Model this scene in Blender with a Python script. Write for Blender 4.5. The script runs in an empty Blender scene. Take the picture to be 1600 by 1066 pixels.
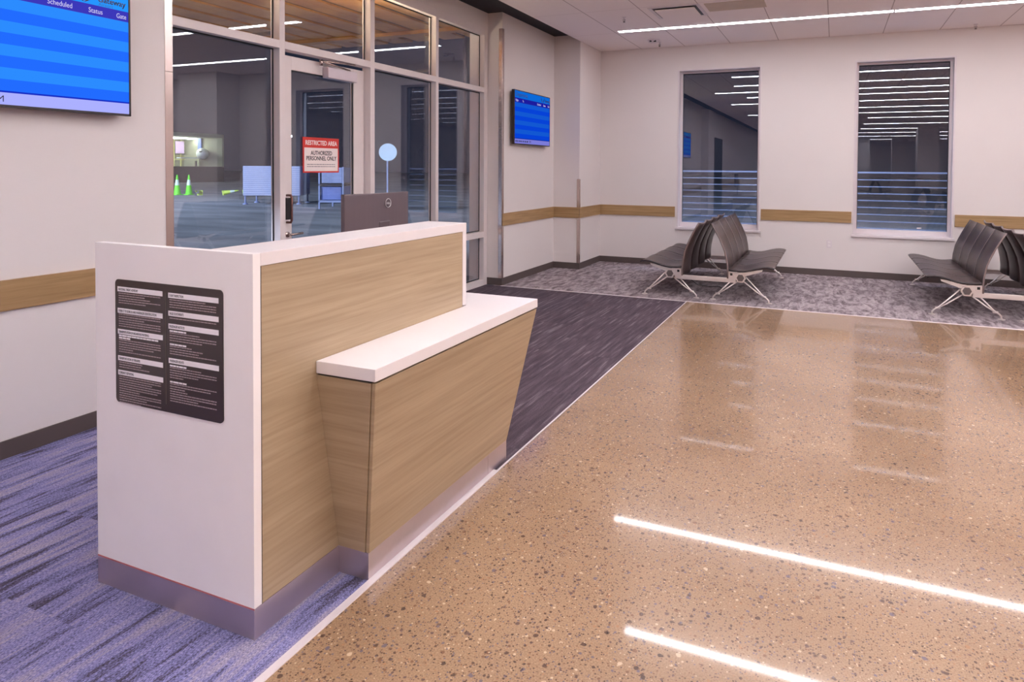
import bpy, bmesh, math, random
from mathutils import Vector, Matrix
random.seed(7)
C = bpy.context.scene.collection
sc = bpy.context.scene

# ------------------------------------------------------------------ camera
cam = bpy.data.cameras.new('camera')
cam.sensor_fit = 'HORIZONTAL'; cam.sensor_width = 36.0
cam.lens = 1021.277 * 36 / 1600
cam.shift_x = (800 - 884.249) / 1600
cam.shift_y = (285.184 - 533) / 1600
cam.clip_start = 0.05; cam.clip_end = 400
co = bpy.data.objects.new('camera', cam); C.objects.link(co)
yaw, pitch, roll = (math.radians(a) for a in (-22.3532137, -1.35323314, 0.376314692))
fw = Vector((math.sin(yaw) * math.cos(pitch), math.cos(yaw) * math.cos(pitch), math.sin(pitch)))
rt = Vector((math.cos(yaw), -math.sin(yaw), 0)); up = rt.cross(fw)
r2 = math.cos(roll) * rt + math.sin(roll) * up
u2 = -math.sin(roll) * rt + math.cos(roll) * up
m = Matrix((r2, u2, -fw)).transposed().to_4x4(); m.translation = (0, 0, 1.70)
co.matrix_world = m
sc.camera = co

# ------------------------------------------------------------------ world + exposure
LAMP = 27.5          # radiance of the linear ceiling lamps
FLOOD = 1.0
w = bpy.data.worlds.new('night_sky'); sc.world = w; w.use_nodes = True
bg = w.node_tree.nodes['Background']
bg.inputs[0].default_value = (0.10, 0.12, 0.22, 1); bg.inputs[1].default_value = 0.12
sc.view_settings.view_transform = 'Standard'; sc.view_settings.look = 'None'
sc.view_settings.exposure = 0.38; sc.view_settings.gamma = 1.0
sc.view_settings.use_curve_mapping = False
sc.cycles.max_bounces = 10; sc.cycles.diffuse_bounces = 5; sc.cycles.glossy_bounces = 6
sc.cycles.transparent_max_bounces = 16
sc.cycles.sample_clamp_indirect = 6.0
sc.cycles.caustics_reflective = False

# ------------------------------------------------------------------ dimensions (metres)
XL, XB, XG = -4.40, -3.92, -4.62          # left wall, column face, glazing front
YE, YR, Y2, YB = 3.27, 8.268, 10.122, 11.15
HC, HS, XR, YF = 3.78, 3.89, 9.0, -32.0
SX, SY = -1.71, 8.235

# ------------------------------------------------------------------ materials
def lin(c):
    return tuple(((v / 255) / 12.92 if v / 255 <= .04045 else ((v / 255 + .055) / 1.055) ** 2.4) for v in c) + (1,)
MATS = {}
def new(name):
    mt = bpy.data.materials.new(name); mt.use_nodes = True; MATS[name] = mt
    nt = mt.node_tree; b = nt.nodes['Principled BSDF']
    return mt, nt, b
def N(nt, kind, **kw):
    n = nt.nodes.new(kind)
    for k, v in kw.items():
        if k.startswith('i_'): n.inputs[int(k[2:]) if k[2:].isdigit() else k[2:].replace('_', ' ')].default_value = v
        else: setattr(n, k, v)
    return n
def coords(nt, scale, rot=(0, 0, 0), space='world'):
    if space == 'world':
        g = N(nt, 'ShaderNodeNewGeometry'); out = g.outputs['Position']
    else:
        g = N(nt, 'ShaderNodeTexCoord'); out = g.outputs['Object']
    mp = N(nt, 'ShaderNodeMapping'); mp.inputs['Scale'].default_value = scale; mp.inputs['Rotation'].default_value = rot
    nt.links.new(out, mp.inputs['Vector']); return mp.outputs[0]
def ramp(nt, src, stops, interp='LINEAR'):
    r = N(nt, 'ShaderNodeValToRGB'); r.color_ramp.interpolation = interp
    els = r.color_ramp.elements
    while len(els) < len(stops): els.new(0.5)
    for e, (p, c) in zip(els, stops): e.position = p; e.color = c
    nt.links.new(src, r.inputs[0]); return r.outputs[0]
def mixc(nt, fac, a, b, mode='MIX'):
    n = N(nt, 'ShaderNodeMix', data_type='RGBA', blend_type=mode)
    for s, v in ((0, fac), (6, a), (7, b)):
        if isinstance(v, (int, float, tuple)): n.inputs[s].default_value = v
        else: nt.links.new(v, n.inputs[s])
    return n.outputs[2]
def bump(nt, b, src, strength, dist=0.002):
    n = N(nt, 'ShaderNodeBump'); n.inputs['Strength'].default_value = strength; n.inputs['Distance'].default_value = dist
    nt.links.new(src, n.inputs['Height']); nt.links.new(n.outputs[0], b.inputs['Normal'])
def plain(name, rgb, rough=.5, metal=0., var=.04, vscale=6., coat=0., bmp=0.):
    mt, nt, b = new(name)
    c = lin(rgb)
    n = N(nt, 'ShaderNodeTexNoise'); n.inputs['Scale'].default_value = vscale; n.inputs['Detail'].default_value = 4
    nt.links.new(coords(nt, (1, 1, 1)), n.inputs['Vector'])
    lo = tuple(max(0, v * (1 - var)) for v in c[:3]) + (1,); hi = tuple(min(1, v * (1 + var)) for v in c[:3]) + (1,)
    nt.links.new(ramp(nt, n.outputs[0], ((.3, lo), (.7, hi))), b.inputs['Base Color'])
    b.inputs['Roughness'].default_value = rough; b.inputs['Metallic'].default_value = metal
    if coat: b.inputs['Coat Weight'].default_value = coat; b.inputs['Coat Roughness'].default_value = .08
    if bmp: bump(nt, b, n.outputs[0], bmp)
    return mt
def emit(name, rgb, strength):
    strength = strength / (2 ** sc.view_settings.exposure) if 'screen' in name else strength
    mt, nt, b = new(name); nt.nodes.remove(b)
    e = N(nt, 'ShaderNodeEmission'); e.inputs[0].default_value = lin(rgb); e.inputs[1].default_value = strength
    nt.links.new(e.outputs[0], nt.nodes['Material Output'].inputs[0]); return mt
def wood(name, c0, c1, c2, zs=55., rough=.4):
    mt, nt, b = new(name)
    n = N(nt, 'ShaderNodeTexNoise'); n.inputs['Scale'].default_value = 1; n.inputs['Detail'].default_value = 6; n.inputs['Roughness'].default_value = .6
    nt.links.new(coords(nt, (1.6, 1.6, zs)), n.inputs['Vector'])
    n2 = N(nt, 'ShaderNodeTexNoise'); n2.inputs['Scale'].default_value = 1; n2.inputs['Detail'].default_value = 3
    nt.links.new(coords(nt, (.7, .7, 9)), n2.inputs['Vector'])
    a = ramp(nt, n.outputs[0], ((.32, lin(c0)), (.5, lin(c1)), (.68, lin(c2))))
    d = ramp(nt, n2.outputs[0], ((.35, (.92, .90, .88, 1)), (.65, (1.04, 1.04, 1.04, 1))))
    nt.links.new(mixc(nt, 1.0, a, d, 'MULTIPLY'), b.inputs['Base Color'])
    b.inputs['Roughness'].default_value = rough
    return mt
def glass(name, f0, tint, rough=0.0):
    mt, nt, b = new(name); nt.nodes.remove(b)
    t = N(nt, 'ShaderNodeBsdfTransparent'); t.inputs[0].default_value = tint
    g = N(nt, 'ShaderNodeBsdfGlossy'); g.inputs['Roughness'].default_value = rough; g.inputs[0].default_value = (.9, .93, 1, 1)
    lw = N(nt, 'ShaderNodeLayerWeight'); lw.inputs[0].default_value = .5
    p = N(nt, 'ShaderNodeMath', operation='POWER'); nt.links.new(lw.outputs['Facing'], p.inputs[0]); p.inputs[1].default_value = 4.
    q = N(nt, 'ShaderNodeMath', operation='MULTIPLY_ADD'); nt.links.new(p.outputs[0], q.inputs[0]); q.inputs[1].default_value = 1 - f0; q.inputs[2].default_value = f0
    mx = N(nt, 'ShaderNodeMixShader'); nt.links.new(q.outputs[0], mx.inputs[0]); nt.links.new(t.outputs[0], mx.inputs[1]); nt.links.new(g.outputs[0], mx.inputs[2])
    nt.links.new(mx.outputs[0], nt.nodes['Material Output'].inputs[0]); return mt

M_wall = plain('wall_paint', (224, 216, 215), .65, var=.012, vscale=1.2, bmp=.02)
M_ceil_dark = plain('black_slot_paint', (34, 30, 36), .8)
M_white = plain('white_solid_surface', (230, 222, 223), .3, var=.01)
M_stone_end = plain('white_solid_surface_end', (246, 240, 240), .35, var=.015)
M_frame = plain('anodised_frame', (224, 214, 214), .42, .05, var=.02)
M_wframe = plain('white_window_trim', (218, 208, 212), .35, var=.01)
M_gasket = plain('black_gasket', (28, 28, 34), .5)
M_guard = plain('stainless_corner_guard', (205, 188, 182), .22, 1., var=.04)
M_kick = plain('brushed_kickplate', (205, 190, 192), .36, .9, var=.06, vscale=3)
M_base = plain('dark_rubber_baseboard', (88, 76, 74), .5)
M_dwood = wood('laminate_oak', (162, 140, 113), (173, 152, 124), (181, 160, 132))
M_rail = wood('oak_rail', (146, 116, 78), (166, 134, 94), (178, 146, 106), 40)
M_soffit = wood('cedar_soffit', (150, 92, 32), (190, 130, 54), (212, 154, 72), 3)
M_seat = plain('seat_leatherette', (74, 60, 60), .33, var=.08, vscale=20)
M_seatedge = plain('seat_edge', (46, 38, 42), .5)
M_backedge = plain('back_edge_piping', (128, 112, 112), .4)
M_alu = plain('polished_aluminium', (226, 216, 214), .3, .55, var=.02)
M_hex = plain('grey_hub_cap', (92, 82, 82), .5)
M_black = plain('black_plastic', (26, 24, 27), .35)
M_mon = plain('monitor_graphite', (100, 88, 94), .35, .3, var=.02)
M_silver = plain('silver_logo', (210, 205, 210), .3, .6)
M_tv = plain('tv_bezel', (40, 30, 36), .4)
M_red = plain('sign_red', (205, 50, 42), .5)
M_signw = plain('sign_white', (238, 226, 224), .5)
M_ink = plain('sign_ink', (60, 55, 62), .6)
M_poster = plain('poster_black', (58, 47, 47), .22, var=.05)
M_ptext = plain('poster_grey_text', (165, 145, 148), .6)
M_pbold = plain('poster_white_text', (246, 240, 244), .6)
M_strip = plain('zinc_edge_strip', (232, 222, 226), .3, .2)
M_glass = glass('curtain_glass', .095, (.93, .95, .97, 1))
M_glass2 = glass('window_glass', .12, (.86, .9, .95, 1))
M_lamp = emit('linear_lamp_diffuser', (250, 247, 251), LAMP)
M_lime = plain('lime_plastic', (110, 235, 40), .5)
M_lime.node_tree.nodes['Principled BSDF'].inputs['Roughness'].default_value = .6
M_yel = plain('yellow_green_plastic', (205, 235, 90), .5)
M_conew = plain('reflective_collar', (220, 240, 235), .4)
M_cart = plain('pale_blue_cart_metal', (136, 148, 192), .5)
M_cartd = plain('blue_cart_curtain', (110, 125, 190), .6)
M_dark = plain('dark_equipment', (44, 38, 44), .6)
M_hang = plain('hangar_wall_panel', (150, 150, 130), .6)
M_plane = plain('aircraft_white', (235, 238, 242), .3)

def concrete():
    mt, nt, b = new('polished_concrete')
    base = N(nt, 'ShaderNodeTexNoise'); base.inputs['Scale'].default_value = 1.1; base.inputs['Detail'].default_value = 5
    nt.links.new(coords(nt, (1, 1, 1)), base.inputs['Vector'])
    col = ramp(nt, base.outputs[0], ((.3, lin((152, 122, 96))), (.7, lin((168, 138, 111)))))
    fine = N(nt, 'ShaderNodeTexNoise'); fine.inputs['Scale'].default_value = 160; fine.inputs['Detail'].default_value = 3
    nt.links.new(coords(nt, (1, 1, 1)), fine.inputs['Vector'])
    col = mixc(nt, 1., col, ramp(nt, fine.outputs[0], ((.35, (.80, .78, .75, 1)), (.65, (1.15, 1.15, 1.15, 1)))), 'MULTIPLY')
    wob = N(nt, 'ShaderNodeTexNoise'); wob.inputs['Scale'].default_value = 60
    nt.links.new(coords(nt, (1, 1, 1)), wob.inputs['Vector'])
    for scale, thr, size, sh in ((34, .86, .32, 0), (62, .76, .36, 3.1), (120, .62, .40, 7.7)):
        mp = N(nt, 'ShaderNodeMapping'); mp.inputs['Scale'].default_value = (1, 1, 0.2); mp.inputs['Location'].default_value = (sh, sh, 0)
        g = N(nt, 'ShaderNodeNewGeometry'); nt.links.new(g.outputs['Position'], mp.inputs[0])
        ad = N(nt, 'ShaderNodeVectorMath', operation='MULTIPLY_ADD'); ad.inputs[1].default_value = (.25 / scale * 1.6,) * 3
        nt.links.new(wob.outputs['Color'], ad.inputs[0]); nt.links.new(mp.outputs[0], ad.inputs[2])
        v = N(nt, 'ShaderNodeTexVoronoi'); v.inputs['Scale'].default_value = scale; nt.links.new(ad.outputs[0], v.inputs['Vector'])
        sep = N(nt, 'ShaderNodeSeparateColor'); nt.links.new(v.outputs['Color'], sep.inputs[0])
        a = N(nt, 'ShaderNodeMath', operation='GREATER_THAN'); nt.links.new(sep.outputs[0], a.inputs[0]); a.inputs[1].default_value = thr
        d = N(nt, 'ShaderNodeMapRange'); nt.links.new(v.outputs['Distance'], d.inputs[0])
        d.inputs[1].default_value = size * 1.15; d.inputs[2].default_value = size * .85
        mu = N(nt, 'ShaderNodeMath', operation='MULTIPLY'); nt.links.new(a.outputs[0], mu.inputs[0]); nt.links.new(d.outputs[0], mu.inputs[1])
        mf = N(nt, 'ShaderNodeMath', operation='MULTIPLY'); nt.links.new(mu.outputs[0], mf.inputs[0]); mf.inputs[1].default_value = .82
        pc = ramp(nt, sep.outputs[1], ((0, lin((72, 54, 50))), (.22, lin((92, 72, 72))), (.42, lin((118, 84, 64))), (.58, lin((104, 95, 108))),
                  (.72, lin((166, 122, 90))), (.84, lin((214, 186, 156))), (.93, lin((52, 40, 40)))), 'CONSTANT')
        col = mixc(nt, mf.outputs[0], col, pc)
    nt.links.new(col, b.inputs['Base Color'])
    b.inputs['Roughness'].default_value = .20
    b.inputs['Specular IOR Level'].default_value = .45
    b.inputs['Coat Weight'].default_value = .55; b.inputs['Coat IOR'].default_value = 1.55
    rr = N(nt, 'ShaderNodeMapRange'); nt.links.new(base.outputs[0], rr.inputs[0]); rr.inputs[3].default_value = .034; rr.inputs[4].default_value = .050
    nt.links.new(rr.outputs[0], b.inputs['Coat Roughness'])
    return mt
def carpet(name, stops, sx, sy, tx, ty, wobble=1., contrast=.25, thr=(.3, .7), nr=.62):
    mt, nt, b = new(name)
    # each carpet plank shifts the streak pattern
    br = N(nt, 'ShaderNodeTexBrick'); br.inputs['Scale'].default_value = 1
    br.inputs['Brick Width'].default_value = ty; br.inputs['Row Height'].default_value = tx; br.inputs['Mortar Size'].default_value = 0.0
    br.inputs['Color1'].default_value = (0, 0, 0, 1); br.inputs['Color2'].default_value = (1, 1, 1, 1); br.offset = .5
    nt.links.new(coords(nt, (1, 1, 1), (0, 0, math.pi / 2)), br.inputs['Vector'])
    mp = coords(nt, (sx, sy, 1))
    ad = N(nt, 'ShaderNodeVectorMath', operation='MULTIPLY_ADD'); ad.inputs[1].default_value = (3.7, 2.1, 5.)
    nt.links.new(br.outputs['Color'], ad.inputs[0]); nt.links.new(mp, ad.inputs[2])
    n = N(nt, 'ShaderNodeTexNoise'); n.inputs['Scale'].default_value = 1; n.inputs['Detail'].default_value = 5; n.inputs['Roughness'].default_value = nr
    n.inputs['Distortion'].default_value = wobble
    nt.links.new(ad.outputs[0], n.inputs['Vector'])
    fine = N(nt, 'ShaderNodeTexNoise'); fine.inputs['Scale'].default_value = 1; fine.inputs['Detail'].default_value = 2
    nt.links.new(coords(nt, (240, 120, 10)), fine.inputs['Vector'])
    jit = N(nt, 'ShaderNodeMath', operation='MULTIPLY_ADD'); nt.links.new(fine.outputs[0], jit.inputs[0]); jit.inputs[1].default_value = .22
    sub = N(nt, 'ShaderNodeMath', operation='SUBTRACT'); nt.links.new(n.outputs[0], sub.inputs[0]); sub.inputs[1].default_value = .11
    nt.links.new(sub.outputs[0], jit.inputs[2])
    col = ramp(nt, jit.outputs[0], stops)
    k = contrast
    col = mixc(nt, 1., col, ramp(nt, fine.outputs[0], ((thr[0], (1 - k,) * 3 + (1,)), (thr[1], (1 + k,) * 3 + (1,)))), 'MULTIPLY')
    nt.links.new(col, b.inputs['Base Color']); b.inputs['Roughness'].default_value = .95
    b.inputs['Specular IOR Level'].default_value = .15
    bump(nt, b, fine.outputs[0], .5, .004)
    return mt
M_conc = concrete()
M_blue = carpet('blue_streak_carpet', ((.31, lin((66, 60, 74))), (.40, lin((90, 84, 108))), (.455, lin((116, 114, 156))), (.52, lin((138, 135, 184))), (.59, lin((154, 146, 172))), (.70, lin((170, 160, 182)))), 13, 1.3, .5, 1., .5, .42, nr=.75)
M_dkc = carpet('charcoal_carpet', ((.35, lin((72, 61, 71))), (.50, lin((84, 72, 81))), (.60, lin((98, 86, 95))), (.68, lin((122, 110, 118)))), 34, 2.2, .5, 1., .25, .2)
M_bkc = carpet('mauve_streak_carpet', ((.34, lin((104, 92, 96))), (.44, lin((128, 116, 122))), (.52, lin((156, 144, 149))), (.66, lin((182, 170, 174)))), 13, 4.2, .5, 1., .6, .2, nr=.72)
def ceiling_mat():
    mt, nt, b = new('ceiling_tile')
    g = N(nt, 'ShaderNodeNewGeometry'); s = N(nt, 'ShaderNodeSeparateXYZ'); nt.links.new(g.outputs['Position'], s.inputs[0])
    outs = []
    for ax, off, pitch, wd in ((0, 3.172, .7632, .012), (1, -8.28 + 1.42 * 20, 1.42, .005)):
        a = N(nt, 'ShaderNodeMath', operation='ADD'); nt.links.new(s.outputs[ax], a.inputs[0]); a.inputs[1].default_value = off + (pitch * 30 if ax == 0 else 0)
        d = N(nt, 'ShaderNodeMath', operation='DIVIDE'); nt.links.new(a.outputs[0], d.inputs[0]); d.inputs[1].default_value = pitch
        f = N(nt, 'ShaderNodeMath', operation='FRACT'); nt.links.new(d.outputs[0], f.inputs[0])
        l = N(nt, 'ShaderNodeMath', operation='LESS_THAN'); nt.links.new(f.outputs[0], l.inputs[0]); l.inputs[1].default_value = wd / pitch
        outs.append(l.outputs[0])
    mx = N(nt, 'ShaderNodeMath', operation='MAXIMUM'); nt.links.new(outs[0], mx.inputs[0]); nt.links.new(outs[1], mx.inputs[1])
    nt.links.new(mixc(nt, mx.outputs[0], lin((242, 232, 231)), lin((180, 164, 162))), b.inputs['Base Color'])
    b.inputs['Roughness'].default_value = .8
    return mt
M_ceil = ceiling_mat()
def apron_mat():
    mt, nt, b = new('apron_concrete')
    n = N(nt, 'ShaderNodeTexNoise'); n.inputs['Scale'].default_value = 1; n.inputs['Detail'].default_value = 6
    nt.links.new(coords(nt, (.25, .8, 1)), n.inputs['Vector'])
    nt.links.new(ramp(nt, n.outputs[0], ((.35, lin((120, 124, 134))), (.65, lin((156, 160, 170))))), b.inputs['Base Color'])
    b.inputs['Roughness'].default_value = .9; return mt
M_apron = apron_mat()
M_ext = plain('exterior_plaster', (150, 148, 152), .8)

# ------------------------------------------------------------------ mesh helpers
def box(bm, a, b, mi=0):
    x0, x1 = sorted((a[0], b[0])); y0, y1 = sorted((a[1], b[1])); z0, z1 = sorted((a[2], b[2]))
    v = [bm.verts.new(p) for p in ((x0, y0, z0), (x1, y0, z0), (x1, y1, z0), (x0, y1, z0), (x0, y0, z1), (x1, y0, z1), (x1, y1, z1), (x0, y1, z1))]
    for f in ((0, 3, 2, 1), (4, 5, 6, 7), (0, 1, 5, 4), (1, 2, 6, 5), (2, 3, 7, 6), (3, 0, 4, 7)):
        bm.faces.new([v[i] for i in f]).material_index = mi
def tube(bm, pts, r, n=10, mi=0, closed=False):
    pts = [Vector(p) for p in pts]; rings = []
    rs = r if isinstance(r, (list, tuple)) else [r] * len(pts)
    ref = None
    for i, p in enumerate(pts):
        a = pts[max(i - 1, 0)] if not closed else pts[i - 1]
        b = pts[min(i + 1, len(pts) - 1)] if not closed else pts[(i + 1) % len(pts)]
        t = (b - a).normalized()
        if ref is None: ref = t.orthogonal().normalized()
        ref = (ref - t * ref.dot(t)).normalized(); s = t.cross(ref)
        rings.append([bm.verts.new(p + (ref * math.cos(2 * math.pi * k / n) + s * math.sin(2 * math.pi * k / n)) * rs[i]) for k in range(n)])
    m_ = len(rings)
    for i in range(m_ if closed else m_ - 1):
        A, B = rings[i], rings[(i + 1) % m_]
        for k in range(n): bm.faces.new((A[k], A[(k + 1) % n], B[(k + 1) % n], B[k])).material_index = mi
    if not closed:
        bm.faces.new(rings[0][::-1]).material_index = mi; bm.faces.new(rings[-1]).material_index = mi
def prism(bm, poly, z0, z1, mi=0):
    a = [bm.verts.new((x, y, z0)) for x, y in poly]; b = [bm.verts.new((x, y, z1)) for x, y in poly]
    n = len(poly); bm.faces.new(a[::-1]).material_index = mi; bm.faces.new(b).material_index = mi
    for i in range(n): bm.faces.new((a[i], a[(i + 1) % n], b[(i + 1) % n], b[i])).material_index = mi
def lathe(bm, prof, cx=0, cy=0, n=20, mi=0):
    rings = [[bm.verts.new((cx + r * math.cos(2 * math.pi * k / n), cy + r * math.sin(2 * math.pi * k / n), z)) for k in range(n)] for r, z in prof]
    for A, B in zip(rings, rings[1:]):
        for k in range(n): bm.faces.new((A[k], A[(k + 1) % n], B[(k + 1) % n], B[k])).material_index = mi
    bm.faces.new(rings[0][::-1]).material_index = mi; bm.faces.new(rings[-1]).material_index = mi
def obj(name, bm, mats, parent=None, bevel=0., smooth=False, loc=None):
    bmesh.ops.recalc_face_normals(bm, faces=bm.faces)
    me = bpy.data.meshes.new(name); bm.to_mesh(me); bm.free()
    for mt in (mats if isinstance(mats, (list, tuple)) else [mats]): me.materials.append(mt)
    o = bpy.data.objects.new(name, me); C.objects.link(o)
    if smooth:
        for p in me.polygons: p.use_smooth = True
    if bevel:
        md = o.modifiers.new('bevel', 'BEVEL'); md.width = bevel; md.segments = 2; md.limit_method = 'ANGLE'
    if loc: o.location = loc
    if parent is not None:
        o.parent = parent; o.matrix_parent_inverse = Matrix.Translation(-parent.location) if not loc and parent.type == 'EMPTY' else Matrix()
    return o
def B(name, a, b, mats, parent=None, bevel=0., **k):
    bm = bmesh.new(); box(bm, a, b); return obj(name, bm, mats, parent, bevel, **k)
def boxes(name, lst, mats, parent=None, bevel=0.):
    bm = bmesh.new()
    for a, b in lst: box(bm, a, b)
    return obj(name, bm, mats, parent, bevel)
def tag(o, label, cat, group=None, kind=None):
    o['label'] = label; o['category'] = cat
    if group: o['group'] = group
    if kind: o['kind'] = kind
    return o
def thing(name, label, cat, loc=(0, 0, 0), group=None, kind=None):
    o = bpy.data.objects.new(name, None); C.objects.link(o); o.location = loc; o.empty_display_size = .1
    return tag(o, label, cat, group, kind)
def struct(o, label, cat='wall'):
    return tag(o, label, cat, None, 'structure')
def text(name, s, origin, right, upv, size, mats, parent, align='LEFT', width=None, thick=.0008, bold=0.):
    cu = bpy.data.curves.new(name, 'FONT'); cu.body = s; cu.size = size; cu.align_x = align; cu.extrude = thick; cu.offset = bold
    cu.resolution_u = 3
    tmp = bpy.data.objects.new(name, cu); C.objects.link(tmp)
    dg = bpy.context.evaluated_depsgraph_get(); dg.update()
    me = bpy.data.meshes.new_from_object(tmp.evaluated_get(dg)); bpy.data.objects.remove(tmp)
    xs = [v.co.x for v in me.vertices]; k = 1.0
    if width and xs: k = width / (max(xs) - min(xs))
    R, U_ = Vector(right).normalized(), Vector(upv).normalized(); Z = R.cross(U_)
    mm = Matrix((R, U_, Z)).transposed().to_4x4(); mm.translation = Vector(origin)
    me.transform(mm @ Matrix.Diagonal((k, 1, 1, 1)))
    me.materials.clear(); me.materials.append(mats)
    o = bpy.data.objects.new(name, me); C.objects.link(o)
    o.parent = parent
    if parent is not None and parent.type == 'EMPTY': o.matrix_parent_inverse = Matrix.Translation(-parent.location)
    return o
def copy_tree(o, parent=None):
    c = o.copy(); C.objects.link(c)
    if parent is not None: c.parent = parent; c.matrix_parent_inverse = o.matrix_parent_inverse.copy()
    for ch in o.children: copy_tree(ch, c)
    return c

# ------------------------------------------------------------------ floors
struct(B('floor', (SX, YF, -.1), (XR, SY, 0), M_conc), 'tan polished concrete floor with exposed dark and pale aggregate', 'floor')
struct(B('floor', (XL - .3, YF, -.1), (SX - .03, 3.25, .0), M_blue), 'lilac blue streaked carpet under and beside the service desk', 'carpet')
struct(B('floor', (XG - .15, 3.25, -.1), (SX - .03, SY - .012, .0), M_dkc), 'plain charcoal carpet between the service desk and the seating area', 'carpet')
struct(B('floor', (XL - .1, SY, -.1), (XR, YB + .3, .0), M_bkc), 'mauve and grey mottled carpet under the waiting benches', 'carpet')
struct(B('trim_1', (SX - .032, YF, -.05), (SX, 3.20, .004), M_strip), 'wide pale metal strip edging the blue carpet along the desk', 'floor strip')
struct(B('trim_2', (SX - .03, 3.20, -.05), (SX, SY - .012, .002), M_dkc), 'dark carpet selvedge beside the polished floor', 'floor strip')
struct(B('trim_3', (SX - .012, 3.20, -.05), (SX + .0, SY - .012, .004), M_strip), 'narrow pale strip between charcoal carpet and polished floor', 'floor strip')
struct(B('trim_4', (-4.38, SY - .014, -.05), (XR, SY + .012, .004), M_strip), 'pale strip crossing the room in front of the benches', 'floor strip')

# ------------------------------------------------------------------ walls
struct(B('wall_left', (XL - .35, YF, 0), (XL, YE, HS), M_wall), 'blush painted wall left of the glazed front, holding the large screen')
struct(boxes('wall_left_return', [((XG - .3, YR, 0), (XL + .01, Y2, HS)), ((XG - .3, YE - .3, 3.665), (XG, YR, HS + .2))], M_wall), 'painted wall right of the glazing, holding the small screen')
struct(B('wall_column', (XL - .3, Y2, 0), (XB, YB, HS), M_wall), 'square boxed-out column in the far left corner')
W1, W2, W3, W4, WS, WT = -2.515, -1.134, .271, 1.637, .651, 3.381
t = .32
struct(boxes('wall_back', [((XL - .3, YB, 0), (XR, YB + t, WS)), ((XL - .3, YB, WT), (XR, YB + t, HC)), ((XL - .3, YB, WS), (W1, YB + t, WT)),
    ((W2, YB, WS), (W3, YB + t, WT)), ((W4, YB, WS), (3.36, YB + t, WT)), ((3.36, YB, WS), (XR, YB + t, WT)), ((3.36, 10.55, 0), (4.6, YB, HC))], M_wall),
    'far painted wall with two tall dark windows')
struct(boxes('wall_right', [((XR, YF, 0), (XR + .3, YB, HC))], M_wall), 'painted wall on the unseen right side of the hall')
struct(B('wall_front', (XL - .3, YF - .3, 0), (XR, YF, HC), M_wall), 'painted wall at the distant end behind the viewpoint')
struct(B('ceiling', (XB, YF, HC), (XR, YB, HC + .1), M_ceil), 'pale ceiling of long panels with fine joints', 'ceiling')
struct(B('ceiling', (XG - .2, YF, HS), (XB, Y2, HS + .08), M_ceil_dark), 'black recessed slot between ceiling edge and left wall', 'ceiling')
bh = .103
def bb(n, lst, lab): struct(boxes(n, lst, M_base, bevel=.002), lab, 'baseboard')
bb('baseboard_left', [((XL, YF, 0), (XL + .012, YE, bh)), ((XL - .25, YE, 0), (XL + .012, YE + .012, bh))], 'dark rubber baseboard under the large screen wall')
bb('baseboard_return', [((XG, YR - .012, 0), (XL + .022, YR, bh)), ((XL + .01, YR, 0), (XL + .022, Y2, bh))], 'dark baseboard under the small screen wall')
bb('baseboard_column', [((XL, Y2 - .012, 0), (XB + .012, Y2, bh)), ((XB, Y2, 0), (XB + .012, YB, bh))], 'dark baseboard round the corner column')
bb('baseboard_back', [((XB, YB - .012, 0), (3.36, YB, bh))], 'dark baseboard along the window wall')
rz0, rz1 = .853, 1.03
def rail(n, a, b, lab): struct(B(n, a, b, M_rail, bevel=.002), lab, 'wall rail')
rail('trim_5', (XL, YF, rz0), (XL + .02, 3.2, rz1), 'oak wall rail below the large screen')
rail('trim_6', (XL + .01, YR + .005, rz0), (XL + .03, Y2, rz1), 'oak wall rail below the small screen')
rail('trim_7', (XL + .03, Y2 - .02, rz0), (XB, Y2, rz1), 'oak rail on the front face of the corner column')
rail('trim_8', (XB, Y2, rz0), (XB + .02, YB - .02, rz1), 'oak rail on the side face of the corner column')
rail('trim_9', (XB, YB - .02, rz0), (W1 - .03, YB, rz1), 'oak rail on the far wall left of the first tall window')
rail('trim_10', (W2 + .02, YB - .02, rz0), (W3 - .02, YB, rz1), 'oak rail between the two tall windows')
rail('trim_11', (W4 + .02, YB - .02, rz0), (3.36, YB, rz1), 'oak rail right of the second tall window')
# stainless corner guards: thin angles
def guard(x, y, sx, sy, z0, z1, lab, wd=.055):
    bm = bmesh.new()
    box(bm, (x, y, z0), (x - sx * wd, y + sy * .003 * -1, z1)); box(bm, (x, y, z0), (x + sx * .003, y + sy * wd, z1))
    tag(obj('corner_guard', bm, M_guard, bevel=.0012), lab, 'corner guard', 'stainless corner guards')
guard(XL + .013, YR - .003, 1, 1, bh, 3.66, 'tall stainless corner guard at the right end of the glazing')
guard(XB + .002, Y2 - .002, 1, 1, bh, 1.50, 'short stainless corner guard on the corner column', .045)
bm = bmesh.new()
for z0, z1 in ((0.1, 2.36), (2.362, 3.70)):
    box(bm, (XL, 3.214, z0), (XL + .004, YE + .003, z1)); box(bm, (XL - .05, YE, z0), (XL + .004, YE + .004, z1))
tag(obj('corner_guard', bm, M_guard, bevel=.0012), 'tall stainless corner guard beside the large screen, at the left end of the glazing', 'corner guard', 'stainless corner guards')

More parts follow.
